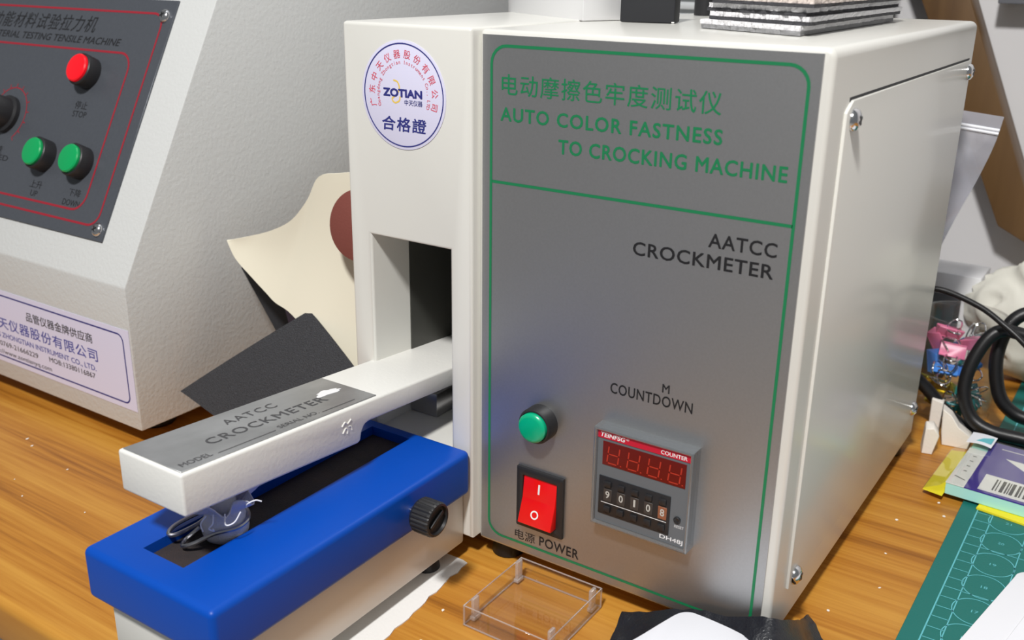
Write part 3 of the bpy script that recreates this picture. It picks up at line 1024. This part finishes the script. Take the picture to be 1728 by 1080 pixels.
# black box and white box in the corner
mk('black_carton', box(118, 151, 412, 440, TZ, 47, 1.0), 'black_matte', label='small black carton behind the tub of clips', cat='carton')
mk('white_carton', box(112, 162, 446, 486, TZ, 62, 1.0), 'white_box_card', label='small white carton behind the black carton', cat='carton')

# crumpled white bag
t = bmesh.new()
bmesh.ops.create_icosphere(t, subdivisions=5, radius=1.0)
for v in t.verts:
    p = v.co.copy()
    n1 = noise.noise(p * 1.6 + Vector((3, 1, 7)))
    pw = p * 1.25 + Vector((0.5 * n1, 0.5 * noise.noise(p * 2.3), 0.4 * n1))
    d_ = noise.voronoi(pw)[0]
    fold = math.sin(7.0 * p.x + 4.5 * p.z + 5 * n1)
    k = 0.92 + 0.14 * n1 + 0.10 * math.exp(-6 * (d_[1] - d_[0])) - 0.08 * d_[0] + 0.028 * fold
    q = Vector((p.x * 74, p.y * 38, p.z * 56)) * k
    q += Vector((228, 446, 40))
    q.z = max(q.z, TZ + 0.3)
    v.co = q
mk('crumpled_bag', t, 'bag_cloth', label='crumpled off-white plastic bag heaped in the back corner', cat='bag', sharp=50)

# ------------------------------------------------------------------ tub of binder clips
TX, TY = 168.0, 354.0
tub = thing('clip_tub', (TX, TY, TZ), 'clear round plastic tub filled with coloured binder clips', 'tub')
mk('tub_wall', lathe([(25.5, TZ + 0.1), (26.5, TZ + 1), (28, 58), (28.6, 58.6), (28.6, 60.2), (27.2, 60.2), (26.8, 57), (25.2, TZ + 2.2), (0.01, TZ + 2.0)], 48, Matrix.Translation((TX, TY, 0)), cap=False), 'clear_tub', tub)
mk('tub_rim', tube([(TX + 28.6 * math.cos(a * math.pi / 12), TY + 28.6 * math.sin(a * math.pi / 12), 59.6) for a in range(24)], 0.9, 8, 2, closed=True), 'clear_plastic', tub)


def clip_proto(L, H, D, mname):
    b = nb()
    # folded sheet body: triangular section open at the jaw
    sec = [(-D / 2, 0), (-D / 2 + 0.8, 0.0), (-0.5, H), (0.5, H), (D / 2 - 0.8, 0.0), (D / 2, 0), (D / 2, -1.0), (-D / 2, -1.0)]
    prism(sec, 'yz', -L / 2, L / 2, 0.25, 1, bm=b)
    return b


def add_clip(pos, rot, mname, label, grp, L=17.0):
    M = Matrix.Translation(pos) @ rot
    o = thing('binder_clip', pos, label, 'binder clip', grp)
    b = clip_proto(L, 9.5, 8.5, mname)
    b.transform(M)
    mk('clip_body', b, mname, o)
    for s in (-1, 1):
        pts = [(-3.2, s * 0.8, 9.2), (-4.4, s * 2.0, 12.5), (-2.4, s * 4.6, 19), (2.4, s * 4.6, 19), (4.4, s * 2.0, 12.5), (3.2, s * 0.8, 9.2)]
        mk('wire_handle', tube([M @ Vector(p) for p in pts], 0.6, 6, 3), 'chrome', o)
    return o


def rot(rx, ry, rz):
    return Matrix.Rotation(math.radians(rz), 4, 'Z') @ Matrix.Rotation(math.radians(ry), 4, 'Y') @ Matrix.Rotation(math.radians(rx), 4, 'X')


clips = [
    ((160, 344, 48), rot(60, 10, 20), 'pink_clip', 'pink binder clip highest in the clear tub'),
    ((178, 342, 43), rot(-70, -18, -12), 'pink_clip', 'pink binder clip at the right under the tub rim'),
    ((152, 345, 40), rot(80, 60, 40), 'pink_clip', 'pink binder clip at the left next to the machine corner'),
    ((166, 336, 39), rot(110, 5, 10), 'pink_clip', 'pink binder clip in the middle below the highest one'),
    ((154, 340, 26), rot(85, 80, 20), 'blue_clip', 'blue binder clip at the left next to the machine corner'),
    ((164, 332, 24), rot(86, 2, 8), 'blue_clip', 'blue binder clip lying flat in the middle of the tub'),
    ((178, 338, 26), rot(75, -40, 30), 'blue_clip', 'blue binder clip tilted at the right of the tub'),
    ((155, 338, 10), rot(60, 20, 30), 'gold_clip', 'gold binder clip at the left near the tub bottom'),
    ((166, 334, 9), rot(40, -10, -20), 'gold_clip', 'gold binder clip in the middle near the tub bottom'),
    ((159, 335, -1), rot(80, 30, 60), 'gold_clip', 'lowest gold binder clip in the tub'),
    ((177, 336, 8), rot(70, 20, 50), 'teal_clip', 'dark teal binder clip at the right side of the tub'),
    ((171, 333, -4), rot(50, 0, 0), 'teal_clip', 'dark teal binder clip on the tub bottom'),
    ((183, 346, 4), rot(90, 70, 10), 'teal_clip', 'dark teal binder clip against the far right of the tub'),
    ((168, 362, 14), rot(20, 20, 80), 'teal_clip', 'dark teal binder clip deep at the back of the tub'),
    ((166, 360, 32), rot(30, 20, 80), 'blue_clip', 'blue binder clip half hidden at the back of the tub'),
]
for p, r, m, lab in clips:
    add_clip(p, r, m, lab, 'binder clips in the clear tub')

# ------------------------------------------------------------------ foam blocks by the machine corner
def foam(pts, y0, y1, lab, rz=0, px=0):
    c = Vector((sum(p[0] for p in pts) / len(pts), (y0 + y1) / 2, 0))
    M = Matrix.Translation(c) @ Matrix.Rotation(math.radians(rz), 4, 'Z') @ Matrix.Translation(-c)
    mk('foam_block', prism(pts, 'xz', y0, y1, 0.5, 1, M=M), 'foam_white', label=lab, cat='foam block', group='white foam blocks behind the machine')


foam([(165.6, TZ), (172.6, TZ), (175.2, 0), (171.5, 5), (166.4, 4)], 269, 282, 'narrow white foam block nearest the machine corner', 14)
foam([(175.0, TZ), (191.5, TZ), (192.6, -5), (184, 0.5), (178.5, 8), (172.5, 12), (173.6, -4)], 290, 300, 'largest white foam block, stepped, beside the cable', 8)
foam([(163.6, TZ), (170.6, TZ), (170.8, 11), (163.2, 13)], 301, 309, 'white foam block standing between the tub and the narrow block', 4)

# ------------------------------------------------------------------ cables
mk('power_cord', tube([(150, 305, 24), (160, 307, 15), (171, 308, 4), (183, 308, -4), (197, 308, -8.6), (222, 309, -9.2), (262, 312, -9.2), (310, 330, -9.2)], 4.4, 12, 6), 'black_rubber', label='thick black cord running down from the machine corner to the mat', cat='cord')
mk('power_cord', tube([(318, 318, 26), (304, 308, 4), (262, 302, -2), (224, 299, -0.4), (203, 299, 0), (189.5, 301, 6), (181.8, 304, 23), (184, 310, 45), (194, 318, 63), (214, 324, 62), (262, 328, 58), (304, 326, 46)], 4.4, 12, 7, closed=True), 'black_rubber', label='thick black cord, left one of the two upright loops', cat='cord')
mk('power_cord', tube([(326, 342, 32), (308, 336, 8), (262, 332, 0.5), (226, 327, 2.5), (211, 326, 6), (200.5, 326, 18), (195, 329, 44), (201, 337, 68), (220, 343, 74), (262, 348, 70), (310, 348, 56)], 4.6, 12, 7, closed=True), 'black_rubber', label='thick black cord, right one of the two upright loops', cat='cord')
mk('thin_cable', tube([(120, 300, 70), (140, 312, 81), (154, 318, 85), (180, 314, 79.5), (198, 308, 71.5), (213, 304, 62), (234, 300, 44), (262, 290, 12), (300, 290, TZ + 4)], 2.0, 10, 7), 'black_rubber', label='thin black cable arching above the tub of clips', cat='cable')

# ------------------------------------------------------------------ cutting mat with its lines
cm = thing('cutting_mat', (354, 200, TZ), 'green cutting mat with pale blue grid and circles', 'mat')
mk('mat_sheet', box(204, 504, -10, 440, TZ, TZ + 2.0, 0.3, 1), 'mat_green', cm)
MT = frame((0, 0, TZ + 2.0), (1, 0, 0), (0, 1, 0))
b = stroke([(213.4, 0), (213.4, 430)], 0.7, MT)
stroke([(494, 0), (494, 430)], 0.7, MT, bm=b)
for k in range(43):
    y = 3.5 + 10 * k
    L = 8.6 if k % 2 else 8.6
    stroke([(213.4, y), (213.4 + L, y)], 0.5, MT, bm=b)
stroke([(222.0, 0), (222.0, 430)], 0.55, MT, bm=b)
for k in range(9):
    stroke([(241.5 + k * 28, 0), (241.5 + k * 28, 430)], 0.5, MT, bm=b)
for k in range(16):
    y = 13.5 + 25.2 * k
    stroke([(222, y - 1.2), (494, y - 1.2)], 0.5, MT, bm=b) if k % 2 == 0 else None
for k in range(14):
    cy = 22.4 + 25.3 * k
    cr = [(231.2 + 10.6 * math.cos(a * math.pi / 20), cy + 11.6 * math.sin(a * math.pi / 20)) for a in range(40)]
    stroke(cr, 0.5, MT, closed=True, bm=b)
    txt(str(14 + k), 229.6, 232.8, cy - 1.2, cy + 1.2, MT, bm=b)
mk('mat_lines', b, 'mat_line', cm, flat=True)

# ------------------------------------------------------------------ sticky note pack
PK = Matrix.Translation((193, 212, 0)) @ Matrix.Rotation(math.radians(-3), 4, 'Z') @ Matrix.Rotation(math.radians(0.6), 4, 'Y')
npk = thing('note_pack', (232, 250, TZ + 2), 'cellophane-wrapped pack of mint sticky notes with dark blue label', 'note pack')
mk('note_block', box(0, 78, 0, 76, TZ + 4.0, -2.4, 0.4, 1, M=PK), 'mint_paper', npk)
mk('yellow_sheet', box(20, 79, -3, 74, TZ + 2.4, TZ + 3.9, 0.2, 1, M=PK @ Matrix.Rotation(math.radians(-5), 4, 'Z')), 'yellow_paper', npk)
mk('label_card', box(-0.2, 10.2, -0.3, 58, -2.4, -2.0, M=PK), 'white_card', npk)
mk('label_card', box(10.2, 78.2, -0.3, 76, -2.4, -2.0, M=PK), 'label_indigo', npk)
PF = PK @ Matrix.Translation((0, 0, -2.0))
mk('label_flap', sheet(lambda u, v: PK @ Vector((-3 + 15 * u, 58 + 19 * v, 0.2 + 2.0 * math.sin(2.2 * u + .4) * (1 - .5 * v))), 8, 6, 0.4), 'white_card', npk)
b = prism([(2, 62), (11, 62), (11, 72), (5, 68)], 'xy', 2.1, 2.25, M=PK)
mk('label_print', b, 'mat_line', npk)
mk('label_patch', box(17, 78, 3, 26, 0.02, 0.12, M=PF), 'white_card', npk)
b = None
x = 24.0
rb = random.Random(4)
while x < 74:
    w = rb.choice((0.6, 0.9, 1.3, 1.9))
    b = box(x, x + w, 6.5, 22.5, 0.12, 0.2, M=PF, bm=b)
    x += w + rb.choice((0.6, 0.9, 1.4))
mk('barcode', b, 'black_ink', npk)
mk('label_envelope', prism([(22, 55), (70, 55), (46, 34)], 'xy', 0.02, 0.14, M=PF), 'white_card', npk)
stp = stroke([(17, 68), (60, 68)], 1.0, PF, h=0.1)
mk('label_stripe', stp, 'white_card', npk, flat=True)
for (yy, L) in ((10, 6), (20, 3), (28, 5), (38, 3), (46, 4)):
    pass
b = stroke([(2, 12), (8.5, 9)], 0.8, PF, h=0.08)
for yy in (22, 30, 38, 46):
    stroke([(4.5, yy), (6.6, yy)], 0.8, PF, bm=b, h=0.08)
mk('label_marks', b, 'grey_ink', npk, flat=True)


def wrap(u, v):
    # cellophane sleeve pinched to a fin on the left
    if u < 0.25:
        k = u / 0.25
        zz = (TZ + 4.5) * (1 - k) + (-1.6) * k
        return PK @ Vector((-12 + 12 * k, -2 + 66 * v + 6 * k * (v - .5), zz + 0.5 * math.sin(9 * v)))
    k = (u - 0.25) / 0.75
    return PK @ Vector((79 * k, -1 + 78 * v, -1.5 + 0.25 * math.sin(7 * v + 4 * k)))


mk('cellophane_wrap', sheet(wrap, 20, 16, 0.1), 'cellophane', npk, sharp=60)
mk('cellophane_fin', sheet(lambda u, v: PK @ Vector((-12 + 12 * u, -2 + 66 * v - 3 * u + 6 * u * v, TZ + 3.6 + 0.8 * u)), 6, 10, 0.1), 'yellow_paper', npk)

# white slab on the mat, lower right
ws = thing('white_folder', (330, 60, TZ + 2), 'white rounded plastic folder lying on the cutting mat', 'folder')
pts = []
for a in range(0, 91, 10):
    pts.append((252 - 9 * math.cos(math.radians(a)), 139 + 9 * math.sin(math.radians(a))))
pts += [(450, 160), (470, -40), (214, -20)]
mk('folder_cover', prism(pts, 'xy', TZ + 2.1, TZ + 5.2, 0.5), 'white_card', ws)
pts = [(255, 118), (440, 130), (456, -38), (232, -18)]
mk('folder_sheet', prism(pts, 'xy', TZ + 5.3, TZ + 6.1, 0.2, 1), 'white_card', ws)

# ------------------------------------------------------------------ foreground: clear cover, paper, leather
cc = thing('clear_cover', (51, -28, TZ), 'clear plastic counter cover lying open on the table', 'cover')
X0, X1, Y0, Y1, H = 27.0, 75.8, -54, -2.6, 13.4
mk('cover_plate', box(X0, X1, Y0, Y1, TZ + 0.1, TZ + 1.3, 0.3, 1), 'clear_plastic', cc)
mk('cover_wall', box(X0, X0 + 1.3, Y0, Y1, TZ + 1.3, TZ + H - 2, 0.3, 1), 'clear_plastic', cc)
mk('cover_wall', box(X1 - 1.3, X1, Y0, Y1, TZ + 1.3, TZ + H - 2, 0.3, 1), 'clear_plastic', cc)
mk('cover_wall', box(X0 + 1.3, X1 - 1.3, Y0, Y0 + 1.3, TZ + 1.3, TZ + H - 2, 0.3, 1), 'clear_plastic', cc)
mk('cover_wall', box(X0 + 1.3, X1 - 1.3, Y1 - 1.3, Y1, TZ + 1.3, TZ + H - 2, 0.3, 1), 'clear_plastic', cc)
for zz, rr in ((TZ + 0.7, 0.55), (TZ + H - 2, 0.42)):
    mk('cover_edge', tube([(X0 + .5, Y0 + .5, zz), (X1 - .5, Y0 + .5, zz), (X1 - .5, Y1 - .5, zz), (X0 + .5, Y1 - .5, zz)], rr, 8, 1, closed=True), 'clear_edge', cc)
for ex, ey in ((X0 + .6, Y0 + .6), (X1 - .6, Y0 + .6), (X1 - .6, Y1 - .6), (X0 + .6, Y1 - .6)):
    mk('cover_edge', tube([(ex, ey, TZ + 0.8), (ex, ey, TZ + H - 2)], 0.5, 8, 1), 'clear_edge', cc)
for cx, cy in ((X0 + 2.6, Y0 + 7), (X1 - 2.6, Y0 + 7), (X0 + 2.6, Y1 - 6), (X1 - 2.6, Y1 - 6)):
    b = box(cx - 1.0, cx + 1.0, cy - 2.4, cy + 2.4, TZ + 1.3, TZ + H, 0.6, 2)
    box(cx - 1.5, cx + 1.5, cy - 2.8, cy + 2.8, TZ + 1.3, TZ + 3.4, 0.5, 2, bm=b)
    mk('snap_tab', b, 'clear_edge', cc)

rnd = random.Random(3)
pts = [(-74, -9), (-74, -150)]
for k in range(29):
    yy = -150 + k * 5.0
    pts.append((9.0 - 12 * (yy + 150) / 142 + rnd.uniform(-1.0, 1.0), yy))
pts += [(-6, -9)]
mk('paper_strip', prism(pts, 'xy', TZ + 0.05, TZ + 0.7), 'white_paper', label='torn white paper strip lying under the blue tray base', cat='paper', flat=True)


def leather(u, v):
    back = [(90, -9, -7), (101, -7, -4), (112, -6, 1.5), (122, -5.5, 5.5), (130, -5.0, 8.0), (139, -5.5, 9.0), (148, -6, 12.5), (156, -6.5, 16.5), (163.5, -5, 17.5), (166.5, 12, 8), (165, 30, -3), (164.5, 43, -8.5)]
    front = [(100, -50, TZ + 1.2), (112, -60, TZ + 1.2), (122, -66, TZ + 1.2), (132, -72, TZ + 1.2), (142, -76, TZ + 1.2), (152, -74, TZ + 1.2), (162, -68, TZ + 1.2), (172, -55, TZ + 1.2), (182, -38, TZ + 1.2), (188, -14, TZ + 1.2), (186, 6, TZ + 1.2), (184, 22, TZ + 1.2)]
    a = polyat(back, u)
    c = polyat(front, u)
    p = a.lerp(c, v)
    k = math.sin(math.pi * min(1, v * 1.0))
    p.z += 2.5 * k * noise.noise(Vector((u * 6, v * 3, 1.7))) + 1.5 * k
    p.z += 0.7 * noise.noise(Vector((u * 22, v * 9, 4)))
    p.z = max(p.z, TZ + 0.7)
    return p


mk('leather_scrap', sheet(leather, 70, 30, 1.2), 'black_leather', label='crumpled black leather scrap in front of the silver panel', cat='leather', sharp=60)
b = []
for q in ((112, -60), (113.0, -50), (116.2, -37), (119.5, -22), (122.4, -11), (126.2, -6.8), (130.5, -6.2), (139, -6.6), (150, -8), (164, -12), (176, -22), (180, -40), (170, -64), (140, -84), (120, -80)):
    b.append(Vector((q[0], q[1], 0)))
S = spline(b, 5, closed=True)
t = prism([(p.x, p.y) for p in S], 'xy', 8.6, 10.6, 0.5, 2)
t.transform(Matrix.Translation((0, -7, 0)) @ Matrix.Rotation(math.radians(-3), 4, 'X'))
mk('white_insole', t, 'white_card', label='smooth white rounded insole piece lying on the black leather', cat='insole')

# crumbs on the table
t = bmesh.new()
rnd = random.Random(11)
spots = [(-330, -60), (-318, -64), (-270, -70), (-300, -110), (-262, -105), (-290, -140), (-240, -150), (-285, -96), (-215, -95), (-310, -125), (12, -50), (18, -75), (3, -95), (60, -60), (84, -40), (185, 235), (192, 205), (180, 130), (198, 190), (170, 60), (186, 95), (176, 170), (-2, -30), (40, -70)]
for x, y in spots:
    r = rnd.uniform(0.5, 1.1)
    bmesh.ops.create_icosphere(t, subdivisions=1, radius=r, matrix=Matrix.Translation((x, y, TZ + r * .45)) @ Matrix.Rotation(rnd.uniform(0, 3), 4, 'Z') @ Matrix.Diagonal((rnd.uniform(.8, 1.9), 1, .5, 1)))
mk('crumbs', t, 'crumb_white', label='tiny pale crumbs scattered over the wooden table', cat='crumbs', kind='stuff', flat=True)

bpy.data.objects.remove(_to)
bpy.data.curves.remove(_tc)
